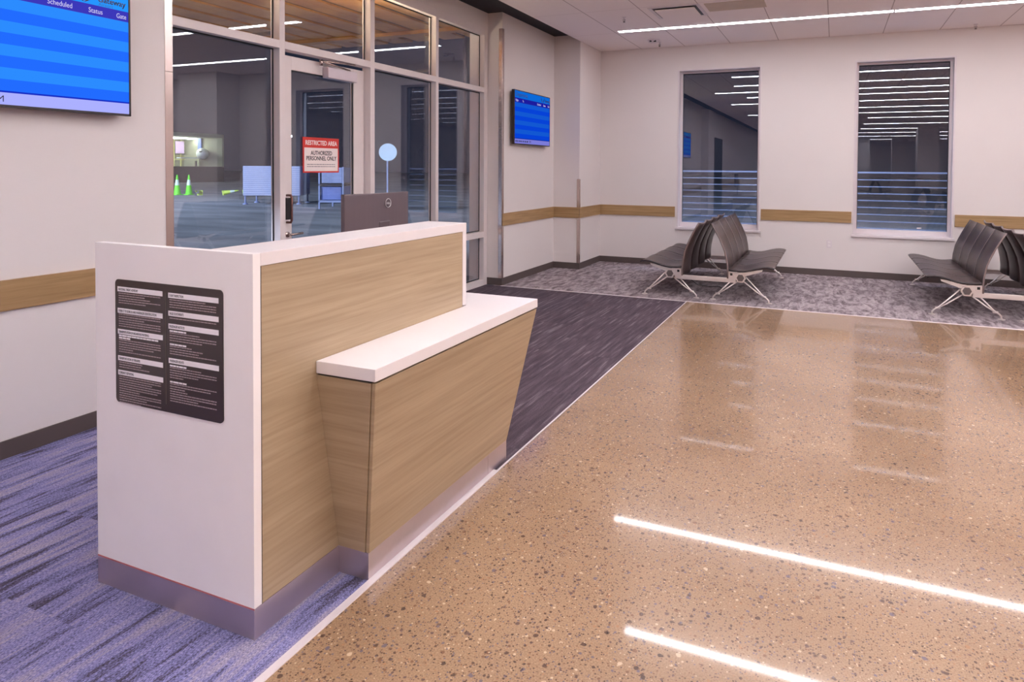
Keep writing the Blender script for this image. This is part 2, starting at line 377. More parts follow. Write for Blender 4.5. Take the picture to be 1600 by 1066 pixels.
# ------------------------------------------------------------------ glazed front (curtain wall)
XM = XG - .11; XGl = -4.70
cw = thing('window_1', 'aluminium framed glazed front with transoms, around the exit door', 'glazing', (XG, 5.7, 0), kind='structure')
vs = [(3.28, 3.345), (4.465, 4.528), (5.705, 5.776), (6.95, 7.01), (8.165, 8.262)]
for a, b in vs: B('mullion', (XM, a, 0), (XG, b, 3.665), M_frame, cw, .003)
bays = [(3.345, 4.465), (4.528, 5.705), (5.776, 6.95), (7.01, 8.165)]
for i, (a, b) in enumerate(bays):
    B('transom', (XM, a, 3.562), (XG, b, 3.665), M_frame, cw, .002)
    B('transom', (XM, a, 2.752), (XG, b, 2.822), M_frame, cw, .002)
    if i != 1:
        B('transom', (XM, a, .69), (XG, b, .773), M_frame, cw, .002)
        B('transom', (XM, a, 0.0), (XG, b, .082), M_frame, cw, .002)
    zs = [(2.822, 3.562)] + ([(.773, 2.752), (.082, .69)] if i != 1 else [])
    for z0, z1 in zs:
        B('pane', (XGl - .012, a - .002, z0), (XGl, b + .002, z1), M_glass, cw)
        g = .012
        boxes('gasket', [((XGl, a, z0), (XGl + .006, a + g, z1)), ((XGl, b - g, z0), (XGl + .006, b, z1)), ((XGl, a, z0), (XGl + .006, b, z0 + g)), ((XGl, a, z1 - g), (XGl + .006, b, z1))], M_gasket, cw)
# door
dr = thing('door_1', 'aluminium framed glass door with red and white sign and closer', 'door', (XG, 5.1, 0), kind='structure')
DX = -4.70
boxes('door_leaf', [((DX - .045, 4.535, .01), (DX, 4.68, 2.715)), ((DX - .045, 5.535, .01), (DX, 5.695, 2.715)), ((DX - .045, 4.68, 2.589), (DX, 5.535, 2.715)), ((DX - .045, 4.68, .01), (DX, 5.535, .27))], M_frame, dr, .003)
B('pane', (DX - .03, 4.68, .27), (DX - .02, 5.535, 2.589), M_glass, dr)
boxes('gasket', [((DX - .018, 4.68, .27), (DX - .010, 4.69, 2.589)), ((DX - .018, 5.524, .27), (DX - .010, 5.535, 2.589)), ((DX - .018, 4.68, 2.578), (DX - .010, 5.535, 2.589))], M_gasket, dr)
pl = boxes('pull_handle', [((DX, 4.548, 1.20), (DX + .07, 4.60, 1.40))], M_black, dr, .004)
bm = bmesh.new(); tube(bm, [(DX, 4.62, 1.42), (DX + .05, 4.62, 1.42), (DX + .06, 4.62, 1.40), (DX + .06, 4.62, 1.19), (DX + .05, 4.62, 1.17), (DX, 4.62, 1.17)], .011)
obj('pull_bracket', bm, plain('bronze', (120, 85, 80), .4, .6), dr, smooth=True)
bm = bmesh.new()
lathe(bm, [(.026, 0), (.026, .012)], n=18)
bmesh.ops.rotate(bm, verts=bm.verts, cent=(0, 0, 0), matrix=Matrix.Rotation(math.pi / 2, 3, 'Y')); bmesh.ops.translate(bm, verts=bm.verts, vec=(DX, 4.62, 1.055))
tube(bm, [(DX, 4.62, 1.055), (DX + .05, 4.62, 1.055), (DX + .056, 4.64, 1.056), (DX + .056, 4.76, 1.06)], .011)
obj('lever_handle', bm, M_guard, dr, smooth=True)
cl = B('door_closer', (DX, 5.08, 2.563), (DX + .078, 5.50, 2.672), plain('closer_cover', (205, 192, 198), .35, .5), dr, .006)
bm = bmesh.new()
tube(bm, [(DX + .05, 5.42, 2.68), (DX + .06, 5.0, 2.715)], .009); tube(bm, [(DX + .06, 5.0, 2.715), (DX + .09, 5.45, 2.74)], .008); lathe(bm, [(.018, 2.672), (.018, 2.73)], DX + .06, 5.0, 12)
obj('closer_arm', bm, M_guard, dr, smooth=True)
boxes('threshold', [((DX - .05, 4.53, 0), (XG, 5.70, .012))], M_frame, dr)

# ------------------------------------------------------------------ tall back windows
yg = YB + .17
for n, (a, b) in enumerate(((W1, W2), (W3, W4))):
    wd = thing('window_%d' % (n + 2), ('tall dark window on the far wall, nearer the corner column' if n == 0 else 'tall dark window on the far wall, behind the right benches'), 'window', ((a + b) / 2, YB, WS), kind='structure')
    boxes('window_reveal', [((a, YB - .008, WS), (a + .025, yg + .05, WT)), ((b - .025, YB - .008, WS), (b, yg + .05, WT)), ((a + .025, YB - .008, WT - .025), (b - .025, yg + .05, WT)), ((a + .025, YB - .008, WS), (b - .025, yg + .05, WS + .03))], M_wframe, wd, .002)
    boxes('window_frame', [((a + .025, yg - .04, WS + .03), (a + .058, yg + .04, WT - .025)), ((b - .058, yg - .04, WS + .03), (b - .025, yg + .04, WT - .025)), ((a + .058, yg - .04, WT - .055), (b - .058, yg + .04, WT - .025)), ((a + .058, yg - .04, WS + .03), (b - .058, yg + .04, WS + .105))], M_wframe, wd, .002)
    boxes('gasket', [((a + .058, yg - .012, WS + .105), (a + .066, yg - .002, WT - .055)), ((b - .066, yg - .012, WS + .105), (b - .058, yg - .002, WT - .055)), ((a + .066, yg - .012, WT - .07), (b - .066, yg - .002, WT - .055))], M_gasket, wd)
    B('pane', (a + .058, yg, WS + .105), (b - .058, yg + .012, WT - .055), M_glass2, wd)
    B('window_sill', (a - .02, YB - .035, WS - .012), (b + .02, YB, WS + .022), M_wframe, wd, .003)
    B('pane_label', (b - .46, yg - .002, WS + .135), (b - .40, yg, WS + .155), M_wframe, wd) if n == 1 else None

# ------------------------------------------------------------------ service desk
D0, D1, E0, E1, H = -2.748, -1.893, 1.705, 3.151, 1.386
K = .112
desk = thing('service_desk', 'white and oak two-level service desk with brushed metal kickplate', 'desk', (-2.2, 2.5, 0))
B('end_panel', (D0, E0, K), (D1, E0 + .034, H), M_stone_end, desk, .0015)
B('ledge_top', (D0 + .603, E0 + .034, H - .047), (D1, E1, H), M_white, desk, .0015)
B('front_trim', (D1 - .03, E0 + .0345, K + .001), (D1 + .0, E0 + .0365, H - .047), M_gasket, desk)
B('far_end_panel', (D0 + .603, E1 - .037, .93), (D1, E1, H - .047), M_white, desk, .0015)
B('front_panel', (D1 - .03, E0 + .036, K), (D1 - .002, E1 - .038, H - .0485), M_dwood, desk, .001)
B('far_end_panel', (D0, E1 - .02, K), (D1, E1, .875), M_stone_end, desk)
B('back_panel', (D0 + .603, E0 + .036, K), (D0 + .63, E1 - .038, H - .048), M_dwood, desk)
bm = bmesh.new()
prism(bm, [(D0 + .01, E0 + .0345), (D0 + .60, E0 + .0345), (D0 + .60, E1 + .001), (D1 + .0005, E1 + .001), (D1 + .0005, 2.008), (-1.605, 2.008), (-1.605, 3.478), (D0 + .01, 3.478)], .875, .924)
obj('counter_top', bm, M_white, desk, .002)
# tapered oak body under the low counter
def taper(bm, x0, x1t, x1b, yt0, yt1, yb0, yb1, z0, z1):
    v = [bm.verts.new(p) for p in ((x0, yb0, z0), (x1b, yb0, z0), (x1b, yb1, z0), (x0, yb1, z0), (x0, yt0, z1), (x1t, yt0, z1), (x1t, yt1, z1), (x0, yt1, z1))]
    for f in ((0, 3, 2, 1), (4, 5, 6, 7), (0, 1, 5, 4), (1, 2, 6, 5), (2, 3, 7, 6), (3, 0, 4, 7)): bm.faces.new([v[i] for i in f])
bm = bmesh.new(); taper(bm, D1 - .001, -1.628, -1.760, 2.012, 3.474, 2.137, 3.352, K, .866)
obj('counter_body', bm, M_dwood, desk)
# front leaf of the tapered body: a separate panel with a dark shadow joint at the corner
bm = bmesh.new()
def leaf(bm, off0, off1):
    q = [(-1.760, 2.137 + .003, K), (-1.760, 3.352, K), (-1.628, 3.474, .866), (-1.628, 2.012 + .003, .866)]
    a = [bm.verts.new((x + off0, y, z)) for x, y, z in q]; b = [bm.verts.new((x + off1, y, z)) for x, y, z in q]
    bm.faces.new(a[::-1]); bm.faces.new(b)
    for i in range(4): bm.faces.new((a[i], a[(i + 1) % 4], b[(i + 1) % 4], b[i]))
leaf(bm, .003, .019); obj('counter_front', bm, M_dwood, desk, .0008)
bm = bmesh.new(); taper(bm, D1, -1.612, -1.632, 2.018, 3.466, 2.02, 3.464, .866, .8752); obj('shadow_gap', bm, M_gasket, desk)  # black strip colours in the shade under the counter slab
# kickplates
B('kickplate', (D0 + .0, E0, 0), (D1, E0 + .03, K), M_kick, desk)
boxes('kickplate', [((D1 - .03, E0 + .03, 0), (D1, 2.137, K))], M_kick, desk)
boxes('kickplate', [((D1, 2.137, 0), (-1.742, 2.14, K)), ((-1.745, 2.14, 0), (-1.7425, 3.135, K))], M_kick, desk)
boxes('kickplate', [((-1.745, 3.137, 0), (-1.7425, 3.352, K)), ((D1, 3.349, 0), (-1.745, 3.352, K))], M_kick, desk)
B('seam_strip', (-1.746, 3.135, 0), (-1.7435, 3.137, K), M_gasket, desk)
B('far_kickplate', (D0, E1 - .02, 0), (D1, E1, K), M_kick, desk)
B('end_edge_strip', (D0, E0 + .001, K - .004), (D1, E0 + .0005 - .0012, K + .002), plain('red_edge_band', (190, 110, 108), .5), desk)

# notice on the end of the desk
po = thing('notice_panel', 'black rounded notice with white heading bars on the white desk end', 'notice', (-2.33, E0, 1.0))
y0 = E0 - .004
bm = bmesh.new()
x0, x1, z0, z1, rr = -2.621, -2.036, .760, 1.247, .018
pts = []
for cx_, cz_, a0 in ((x1 - rr, z1 - rr, 0), (x0 + rr, z1 - rr, 90), (x0 + rr, z0 + rr, 180), (x1 - rr, z0 + rr, 270)):
    for k in range(7):
        a = math.radians(a0 + k * 15); pts.append((cx_ + rr * math.cos(a), cz_ + rr * math.sin(a)))
va = [bm.verts.new((x, E0 - .0005, z)) for x, z in pts]; vb = [bm.verts.new((x, y0, z)) for x, z in pts]
bm.faces.new(va); bm.faces.new(vb[::-1])
for i in range(len(pts)): bm.faces.new((va[i], va[(i + 1) % len(pts)], vb[(i + 1) % len(pts)], vb[i]))
obj('backing', bm, M_poster, po)
cl0, cl1, cr0, cr1 = -2.606, -2.350, -2.318, -2.056
B('divider_line', (-2.335, y0 - .0006, .79), (-2.3335, y0, 1.215), plain('divider', (110, 98, 84), .5), po)
Wd, Ht = x1 - x0, z1 - z0
# headings measured down each column from the top of the panel (metres)
def ztop(frac): return z1 - frac * Ht
left = [(.058, 'NATIONAL THREAT ADVISORY'), (.232, 'SUBJECT TO SEARCH AND PASSENGER IDENTIFICATION'), (.402, 'TRANSPORTATION OF HAZARDOUS MATERIALS'), (.618, 'TRANSPORTATION OF FIREARMS'), (.735, 'CURRENCY REPORTING')]
right = [(.062, 'X-RAY INSPECTION'), (.202, 'FALSE STATEMENTS'), (.302, 'PASSENGER NOTICES'), (.570, 'PASSENGER RIGHTS')]
lines_l = [(.108, 5, 0), (.278, 6, 0), (.448, 8, 2), (.668, 3, 0), (.785, 12, 0)]
lines_r = [(.112, 4, 0), (.255, 1, 0), (.352, 5, 1), (.455, 5, 1), (.622, 6, 1), (.748, 9, 1)]
bh_ = .040 * Ht
for (c0, c1), heads in (((cl0, cl1), left), ((cr0, cr1), right)):
    for f, s in heads:
        zt = ztop(f)
        hb = B('heading_bar', (c0, y0 - .0008, zt - bh_), (c1, y0, zt), M_pbold, po)
        text('heading_text', s, (c0 + .006, y0 - .0012, zt - bh_ + .005), (1, 0, 0), (0, 0, 1), .0135, M_ink, hb, width=min(len(s) * .0047, c1 - c0 - .03), thick=.0002)
def lines(c0, c1, specs, seed):
    rnd = random.Random(seed)
    for f, n, bold in specs:
        bmg = bmesh.new(); bmb = bmesh.new()
        for k in range(n):
            zt = ztop(f) - k * .0092
            full = (c1 - c0 - .012) * (1. if rnd.random() < .6 else rnd.uniform(.3, .95))
            if k < bold: full = (c1 - c0) * (.36 if bold == 1 else (.9 if k == 0 else .28))
            x = c0 + .006; target = bmb if k < bold else bmg; th = .0062 if k < bold else .0036
            while x < c0 + full:
                wl = rnd.uniform(.006, .02) if k >= bold else rnd.uniform(.012, .03)
                wl = min(wl, c0 + full - x)
                box(target, (x, y0 - .0006, zt - th), (x + wl, y0 - .0001, zt)); x += wl + .0022
        obj('small_print', bmg, M_ptext, po)
        if bold: obj('bold_print', bmb, M_pbold, po)
        else: bmb.free()
for c0, c1, sp, sd in ((cl0, cl1, lines_l, 3), (cr0, cr1, lines_r, 5)): lines(c0, c1, sp, sd)

# computer monitor on the work surface
mo = thing('computer_monitor', 'dark grey curved monitor seen from behind, standing on the desk', 'monitor', (-2.6, 3.31, .924))
bm = bmesh.new()
n = 16; fr, bk = [], []
for i in range(n + 1):
    s = i / n * 2 - 1; y = 3.305 + s * .305
    xc = -2.585 - .030 * s * s
    fr.append((xc, y)); bk.append((xc - .028, y))
poly = fr + bk[::-1]
prism(bm, poly, 1.170, 1.532)
obj('housing', bm, M_mon, mo, .004)
bm = bmesh.new(); poly = [(x - .029, y) for x, y in fr[1:-1]] + [(x - .031, y) for x, y in fr[1:-1]][::-1]
prism(bm, poly, 1.185, 1.522); obj('screen', bm, M_black, mo)
B('stand_mount', (-2.60, 3.27, 1.175), (-2.5825, 3.38, 1.36), plain('monitor_mount', (84, 72, 78), .45, .2), mo, .01)
B('stand_neck', (-2.603, 3.29, .93), (-2.586, 3.36, 1.18), M_mon, mo, .004)
B('stand_base', (-2.70, 3.16, .9245), (-2.47, 3.46, .936), M_mon, mo, .004)
bm = bmesh.new(); ring = []
for k in range(28):
    a = 2 * math.pi * k / 28; ring.append((-2.580, 3.355 + .026 * math.cos(a), 1.468 + .027 * math.sin(a)))
tube(bm, ring, .0022, 6, closed=True); lg = obj('logo_ring', bm, M_silver, mo)
text('logo_text', 'DELL', (-2.5795, 3.355, 1.461), (0, 1, 0), (0, 0, 1), .0165, M_silver, lg, align='CENTER', width=.036, thick=.001, bold=.0004)

# ------------------------------------------------------------------ screens
S_head = emit('screen_sky_blue', (38, 150, 255), 1.0)
S_pur = emit('screen_purple', (62, 58, 190), .95)
S_a = emit('screen_blue', (34, 108, 255), 1.0); S_b = emit('screen_light_blue', (44, 140, 255), 1.0)
S_d = emit('screen_navy', (26, 52, 205), .9); S_w = emit('screen_lavender', (172, 176, 255), 1.0)
S_t = emit('screen_label', (210, 205, 250), 1.0); S_k = plain('screen_dark_letters', (40, 40, 90), .5)
S_sky = emit('screen_airport', (70, 120, 190), .9)
def screen(y0, z0, label, dim=False):
    global S_head, S_pur, S_a, S_b, S_d, S_w
    if dim:      # oblique-view dimming of the far screen put into its colours
        S_head, S_pur = emit('far_screen_header', (12, 110, 225), .9), emit('far_screen_purple', (30, 30, 165), .9)
        S_a, S_b, S_d, S_w = emit('far_screen_blue', (8, 70, 225), .9), emit('far_screen_light', (20, 92, 220), .9), emit('far_screen_navy', (8, 40, 150), .9), emit('far_screen_lavender', (130, 130, 225), .9)
    W, Hh = 1.275, .795
    y1, z1 = y0 + W, z0 + Hh
    t_ = thing('departures_screen', label, 'screen', (XL, (y0 + y1) / 2, z0), 'wall-mounted departures screens')
    fx = XL + .10
    B('wall_mount', (XL + .001, y0 + .25, z0 + .15), (fx - .045, y1 - .25, z1 - .15), M_black, t_)
    boxes('bezel', [((fx - .045, y0, z0), (fx - .004, y1, z1)), ((fx - .004, y0, z0), (fx, y0 + .012, z1)), ((fx - .004, y1 - .012, z0), (fx, y1, z1)), ((fx - .004, y0, z0), (fx, y1, z0 + .014)), ((fx - .004, y0, z1 - .012), (fx, y1, z1))], M_tv, t_, .001)
    zb = [z0 + .014, z0 + .082, z0 + .092]
    st = (z0 + .614 - (z0 + .092)) / 8
    for k in range(8): zb.append(z0 + .092 + st * (k + 1))
    zb += [z0 + .680, z1 - .012]
    mi = [5, 4] + [3, 2] * 4 + [1, 0]
    bm = bmesh.new()
    for k in range(len(zb) - 1):
        v = [bm.verts.new(p) for p in ((fx - .003, y0 + .012, zb[k]), (fx - .003, y1 - .012, zb[k]), (fx - .003, y1 - .012, zb[k + 1]), (fx - .003, y0 + .012, zb[k + 1]))]
        bm.faces.new(v).material_index = mi[k]
    sc_ = obj('display', bm, [S_head, S_pur, S_b, S_a, S_d, S_w], t_)
    X = fx - .0022; R_, U_ = (0, 1, 0), (0, 0, 1)
    for s, off in (('Flight', .04), ('To', .27), ('Scheduled', .785), ('Status', 1.015), ('Gate', 1.185)):
        text('column_label', s, (X, y0 + off, z0 + .630), R_, U_, .044, S_t, sc_, width={'Scheduled': .135, 'Status': .083, 'Gate': .062, 'To': .04, 'Flight': .09}[s], thick=.0003)
    text('title', 'Departures', (X, y0 + .05, z0 + .705), R_, U_, .085, S_k, sc_, thick=.0003)
    text('airport_name', 'Gateway', (X, y0 + 1.07, z0 + .707), R_, U_, .05, S_k, sc_, width=.175, thick=.0003, bold=.001)
    text('airport_name', 'Airport', (X, y0 + 1.075, z0 + .683), R_, U_, .028, S_sky, sc_, width=.09, thick=.0003)
    text('clock', 'PM', (X, y0 + .50, z0 + .030), R_, U_, .05, S_k, sc_, thick=.0003)
    for k in range(7): B('ticker_word', (X - .0005, y0 + .04 + k * .062, z0 + .036), (X, y0 + .04 + k * .062 + random.uniform(.03, .052), z0 + .058), S_k, sc_)
    # bird-like emblem: two crescents meeting at a low point
    bm = bmesh.new()
    for sgn, x_in in ((-1, 0), (1, 0)):
        o_, i_ = [], []
        for k in range(11):
            q = k / 10
            o_.append((y0 + .99 + sgn * .065 * math.sin(q * 1.7), z0 + .688 + .085 * q ** 1.4))
            i_.append((y0 + .99 + sgn * (.065 * math.sin(q * 1.7) - .022 * math.sin(q * math.pi)), z0 + .690 + .083 * q ** 1.4))
        for k in range(10):
            v = [bm.verts.new((X, p[0], p[1])) for p in (o_[k], o_[k + 1], i_[k + 1], i_[k])]
            try: bm.faces.new(v)
            except ValueError: pass
    obj('emblem', bm, S_k, sc_)
    return t_
screen(1.631, 2.015, 'large blue departures screen at the upper left of the picture')
screen(8.482, 2.029, 'smaller looking blue departures screen right of the glazing', True)

# door sign
ds = thing('restricted_area_sign', 'red and white restricted area sign on the glass door', 'sign', (DX, 5.08, 1.63))
B('sign_border', (DX - .018, 4.835, 1.628), (DX - .013, 5.325, 1.973), M_red, ds, .001)
B('sign_face', (DX - .013, 4.852, 1.643), (DX - .0122, 5.308, 1.872), M_signw, ds)
text('sign_title', 'RESTRICTED AREA', (DX - .0122, 5.08, 1.900), (0, 1, 0), (0, 0, 1), .062, M_signw, ds, 'CENTER', .43, .0006, .0015)
text('sign_text', 'AUTHORIZED', (DX - .0118, 5.08, 1.802), (0, 1, 0), (0, 0, 1), .058, M_ink, ds, 'CENTER', .29, .0006, .001)
text('sign_text', 'PERSONNEL ONLY', (DX - .0118, 5.08, 1.750), (0, 1, 0), (0, 0, 1), .058, M_ink, ds, 'CENTER', .41, .0006, .001)
bm = bmesh.new(); rnd = random.Random(2)
for z in (1.713, 1.692):
    y = 4.885
    while y < 5.27: wl = rnd.uniform(.012, .04); box(bm, (DX - .0123, y, z - .008), (DX - .0115, y + wl, z)); y += wl + .005
obj('sign_small_print', bm, plain('sign_grey_print', (150, 140, 146), .6), ds)

# power outlet
ot = thing('wall_outlet', 'small white power outlet low on the wall between the windows', 'outlet', (-.066, YB, .44))
B('cover_plate', (-.104, YB - .006, .445), (-.028, YB, .570), M_wframe, ot, .002)
boxes('sockets', [((-.085, YB - .008, .515), (-.047, YB - .006, .548)), ((-.085, YB - .008, .465), (-.047, YB - .006, .498))], M_white, ot, .002)

# ------------------------------------------------------------------ ceiling fixtures
def lamp(y, x0, x1, label):
    t_ = thing('linear_ceiling_light', label, 'ceiling light', ((x0 + x1) / 2, y, HC), 'linear lights in the ceiling')
    B('diffuser', (x0 + .006, y - .049, HC - .006), (x1 - .006, y + .049, HC - .001), M_lamp, t_)
    boxes('housing', [((x0, y - .056, HC - .004), (x1, y - .049, HC)), ((x0, y + .049, HC - .004), (x1, y + .056, HC)), ((x0, y - .056, HC - .007), (x0 + .006, y + .056, HC)), ((x1 - .006, y - .056, HC - .007), (x1, y + .056, HC))], M_wframe, t_)
rows = [(9.62, -3.10, 'row nearest the windows'), (7.32, -2.22, 'second row from the windows'), (5.65, -2.40, 'third row from the windows'), (4.15, -3.13, 'fourth row from the windows'),
        (2.75, -2.42, 'fifth row from the windows'), (.75, -3.17, 'sixth row from the windows'), (-1.6, -2.42, 'first row behind the viewpoint'), (-3.9, -3.2, 'second row behind the viewpoint')]
seg = ['left', 'middle', 'right']
for y, xs, nm in rows:
    for k in range(3):
        a = xs + k * 3.795; b = min(a + 3.785, XR - .4)
        lamp(y, a, b, 'white glowing linear ceiling light, %s piece of the %s' % (seg[k], nm))
ordn = ['third', 'fourth', 'fifth', 'sixth', 'seventh', 'eighth']
for k, y in enumerate((-6.6, -10.5, -14.5, -18.5, -23, -28)):
    for j, (a, b) in enumerate(((-2.6, .6), (1.2, 4.6), (5.2, 8.4))):
        lamp(y, a, b, 'distant linear ceiling light reflected in glass, %s piece of the %s row behind the viewpoint' % (seg[j], ordn[k]))
# supply diffuser
vt = thing('air_diffuser', 'square white air diffuser with dark slot in the ceiling', 'vent', (-1.96, 8.68, HC))
boxes('vent_frame', [((-2.30, 8.33, HC - .006), (-2.25, 9.0, HC)), ((-1.67, 8.33, HC - .006), (-1.62, 9.0, HC)), ((-2.25, 8.33, HC - .006), (-1.67, 8.38, HC)), ((-2.25, 8.95, HC - .006), (-1.67, 9.0, HC))], M_wframe, vt, .002)
B('vent_plate', (-2.22, 8.415, HC - .026), (-1.70, 8.935, HC - .014), M_ceil, vt, .004)
B('vent_throat', (-2.25, 8.38, HC - .004), (-1.67, 8.95, HC - .001), M_gasket, vt)
tag(B('ceiling_access_panel', (-1.57, 8.36, HC - .005), (-.84, 8.80, HC), plain('beige_panel', (196, 178, 160), .6), bevel=.002), 'beige flush ceiling panel right of the air diffuser', 'panel')
# pendant sprinklers
def sprink(x, y, lab):
    t_ = thing('sprinkler_head', lab, 'sprinkler', (x, y, HC), 'pendant sprinkler heads')
    bm = bmesh.new(); lathe(bm, [(.028, HC), (.028, HC - .006), (.008, HC - .010), (.008, HC - .03)], x, y, 14); obj('escutcheon', bm, M_wframe, t_)
    bm = bmesh.new(); tube(bm, [(x - .014, y, HC - .028), (x - .012, y, HC - .055), (x, y, HC - .068)], .003, 6); tube(bm, [(x + .014, y, HC - .028), (x + .012, y, HC - .055), (x, y, HC - .068)], .003, 6)
    lathe(bm, [(.017, HC - .068), (.017, HC - .071)], x, y, 12); tube(bm, [(x, y, HC - .03), (x, y, HC - .068)], .003, 6); obj('deflector', bm, M_hex, t_)
sprink(-2.73, 8.72, 'pendant sprinkler head left of the air diffuser'); sprink(-2.72, 10.66, 'pendant sprinkler head beside the round ceiling sensor'); sprink(1.83, 10.9, 'pendant sprinkler head above the right benches')
t_ = thing('ceiling_sensor', 'round white ceiling sensor with dark ports below the linear light', 'sensor', (-2.76, 10.42, HC))
bm = bmesh.new(); lathe(bm, [(.10, HC), (.10, HC - .02), (.075, HC - .045), (.02, HC - .05)], -2.76, 10.42, 24); obj('sensor_body', bm, M_wframe, t_, smooth=False)
boxes('sensor_port', [((-2.80, 10.33, HC - .045), (-2.77, 10.35, HC - .022)), ((-2.74, 10.34, HC - .048), (-2.70, 10.36, HC - .025))], M_dark, t_)

t_ = thing('dome_camera', 'dark dome security camera on a wall arm, seen mirrored in the first pane', 'camera', (4.85, YB, 3.45))
B('camera_arm', (4.82, 10.93, 3.52), (4.88, YB, 3.56), M_wframe, t_, .004)
bm = bmesh.new(); lathe(bm, [(.03, 3.52), (.09, 3.50), (.09, 3.44), (.075, 3.39), (.045, 3.36), (.01, 3.35)], 4.85, 10.95, 20); obj('camera_dome', bm, M_black, t_, smooth=True)

# ------------------------------------------------------------------ beam seating
SEAT = [(-.145, .404), (-.08, .396), (-.02, .392), (.05, .397), (.12, .413), (.20, .437), (.27, .452), (.33, .457), (.385, .452), (.41, .440)]
BACK = [(-.163, .285), (-.162, .38), (-.172, .49), (-.196, .61), (-.235, .71), (-.275, .80), (-.325, .895), (-.375, .985)]
def shell(bm, prof, s, cx, y0, y1, th, sag, seat):
    n = 9; grid = []
    P = [Vector((p[0], p[1])) for p in prof]
    for side in (0, 1):
        g = []
        for i, p in enumerate(P):
            tdir = (P[min(i + 1, len(P) - 1)] - P[max(i - 1, 0)]).normalized(); nrm = Vector((-tdir.y, tdir.x))
            row = []
            for k in range(n):
                tt = k / (n - 1) * 2 - 1
                off = sag * (tt * tt - (0 if seat else .6)) + (-th if side else 0)
                w_ = 1 if seat else 1
                q = p + nrm * off * (1 if seat else -1)
                row.append(bm.verts.new((cx + s * q.x, y0 + (y1 - y0) * k / (n - 1), q.y)))
            g.append(row)
        grid.append(g)
    a, b = grid; m_ = len(P)
    for i in range(m_ - 1):
        for k in range(n - 1):
            bm.faces.new((a[i][k], a[i][k + 1], a[i + 1][k + 1], a[i + 1][k])); bm.faces.new((b[i][k], b[i + 1][k], b[i + 1][k + 1], b[i][k + 1]))
    for i in range(m_ - 1):
        for k in (0, n - 1): bm.faces.new((a[i][k], a[i + 1][k], b[i + 1][k], b[i][k])).material_index = 1
    for k in range(n - 1):
        for i in (0, m_ - 1): bm.faces.new((a[i][k], b[i][k], b[i][k + 1], a[i][k + 1])).material_index = 1
def bench(label, cx, yn):
    t_ = thing('tandem_bench', label, 'bench', (cx, yn + 1.05, 0), 'back-to-back beam benches')
    hz = .305
    for s in (-1, 1):
        hx = cx + s * .4545
        bm = bmesh.new(); box(bm, (hx - .03, yn + .02, hz - .035), (hx + .03, yn + 2.10, hz + .035)); obj('beam', bm, M_alu, t_, .006)
        for e, yy in enumerate((yn, yn + 2.10)):
            bm = bmesh.new()
            ys = (yy - .01, yy + .05)
            for rr_, mi, ya, yb in ((.068, 0, ys[0], ys[1]), (.047, 1, ys[0] - .006, ys[0] - .0001), (.047, 1, ys[1] + .0001, ys[1] + .006)):
                A_ = [bm.verts.new((hx + rr_ * math.cos(math.radians(60 * k)), ya, hz + rr_ * math.sin(math.radians(60 * k)))) for k in range(6)]
                B_ = [bm.verts.new((hx + rr_ * math.cos(math.radians(60 * k)), yb, hz + rr_ * math.sin(math.radians(60 * k)))) for k in range(6)]
                bm.faces.new(A_).material_index = mi; bm.faces.new(B_[::-1]).material_index = mi
                for k in range(6): bm.faces.new((A_[k], A_[(k + 1) % 6], B_[(k + 1) % 6], B_[k])).material_index = mi
            obj('beam_hub', bm, [M_alu, M_hex], t_)
            for d in (-1, 1):
                bm = bmesh.new(); ym = yy + .02
                tube(bm, [(hx + d * .055, ym, hz + .02), (hx + d * .275, ym, .095), (hx + d * .325, ym, .06), (hx + d * .345, ym, .035), (hx + d * .347, ym, .01)], [.009, .009, .010, .010, .009], 8)
                tube(bm, [(hx + d * .035, ym, hz - .045), (hx + d * .20, ym, .135), (hx + d * .29, ym, .080)], .009, 8)
                box(bm, (hx + d * .26, ym - .008, .068), (hx + d * .315, ym + .008, .092))
                lg_ = obj('leg', bm, M_alu, t_, smooth=True)
                bm = bmesh.new(); lathe(bm, [(.038, 0), (.038, .006), (.014, .014)], hx + d * .347, ym, 18)
                obj('foot', bm, M_alu, lg_, smooth=False).matrix_parent_inverse = Matrix()
        for k in range(4):
            a = yn - .01 + k * .533; b = a + .522
            bm = bmesh.new(); shell(bm, SEAT, s, hx, a, b, .020, .006, True); obj('seat', bm, [M_seat, M_seatedge], t_, smooth=True)
            bm = bmesh.new(); shell(bm, BACK, s, hx, a + .008, b - .008, .018, .032, False); obj('backrest', bm, [M_seat, M_backedge], t_, smooth=True)
        for yy in (yn - .004, yn + 2.115 - .012):
            bm = bmesh.new()
            v = [(-.150, .385), (-.150, .27), (-.05, .29), (.04, .33), (.26, .405), (.27, .43), (.20, .418), (.10, .392), (0, .377)]
            A_ = [bm.verts.new((hx + s * p, yy, z - .006)) for p, z in v]; B_ = [bm.verts.new((hx + s * p, yy + .012, z - .006)) for p, z in v]
            bm.faces.new(A_); bm.faces.new(B_[::-1])
            for k in range(len(v)): bm.faces.new((A_[k], A_[(k + 1) % len(v)], B_[(k + 1) % len(v)], B_[k]))
            obj('seat_bracket', bm, M_alu, t_)
        B('power_socket', (hx - s * .085, yn - .012, .315), (hx - s * .14, yn - .004, .372), M_alu, t_)
        B('socket_face', (hx - s * .098, yn - .015, .33), (hx - s * .128, yn - .0121, .36), M_black, t_)
    for yy in (yn + .005, yn + 2.085):
        B('crossbar', (cx - .395, yy, .235), (cx + .395, yy + .035, .293), M_alu, t_, .004)
    return t_
b1 = bench('back-to-back brown bench of eight seats below the left tall window', -1.5425, 8.50)
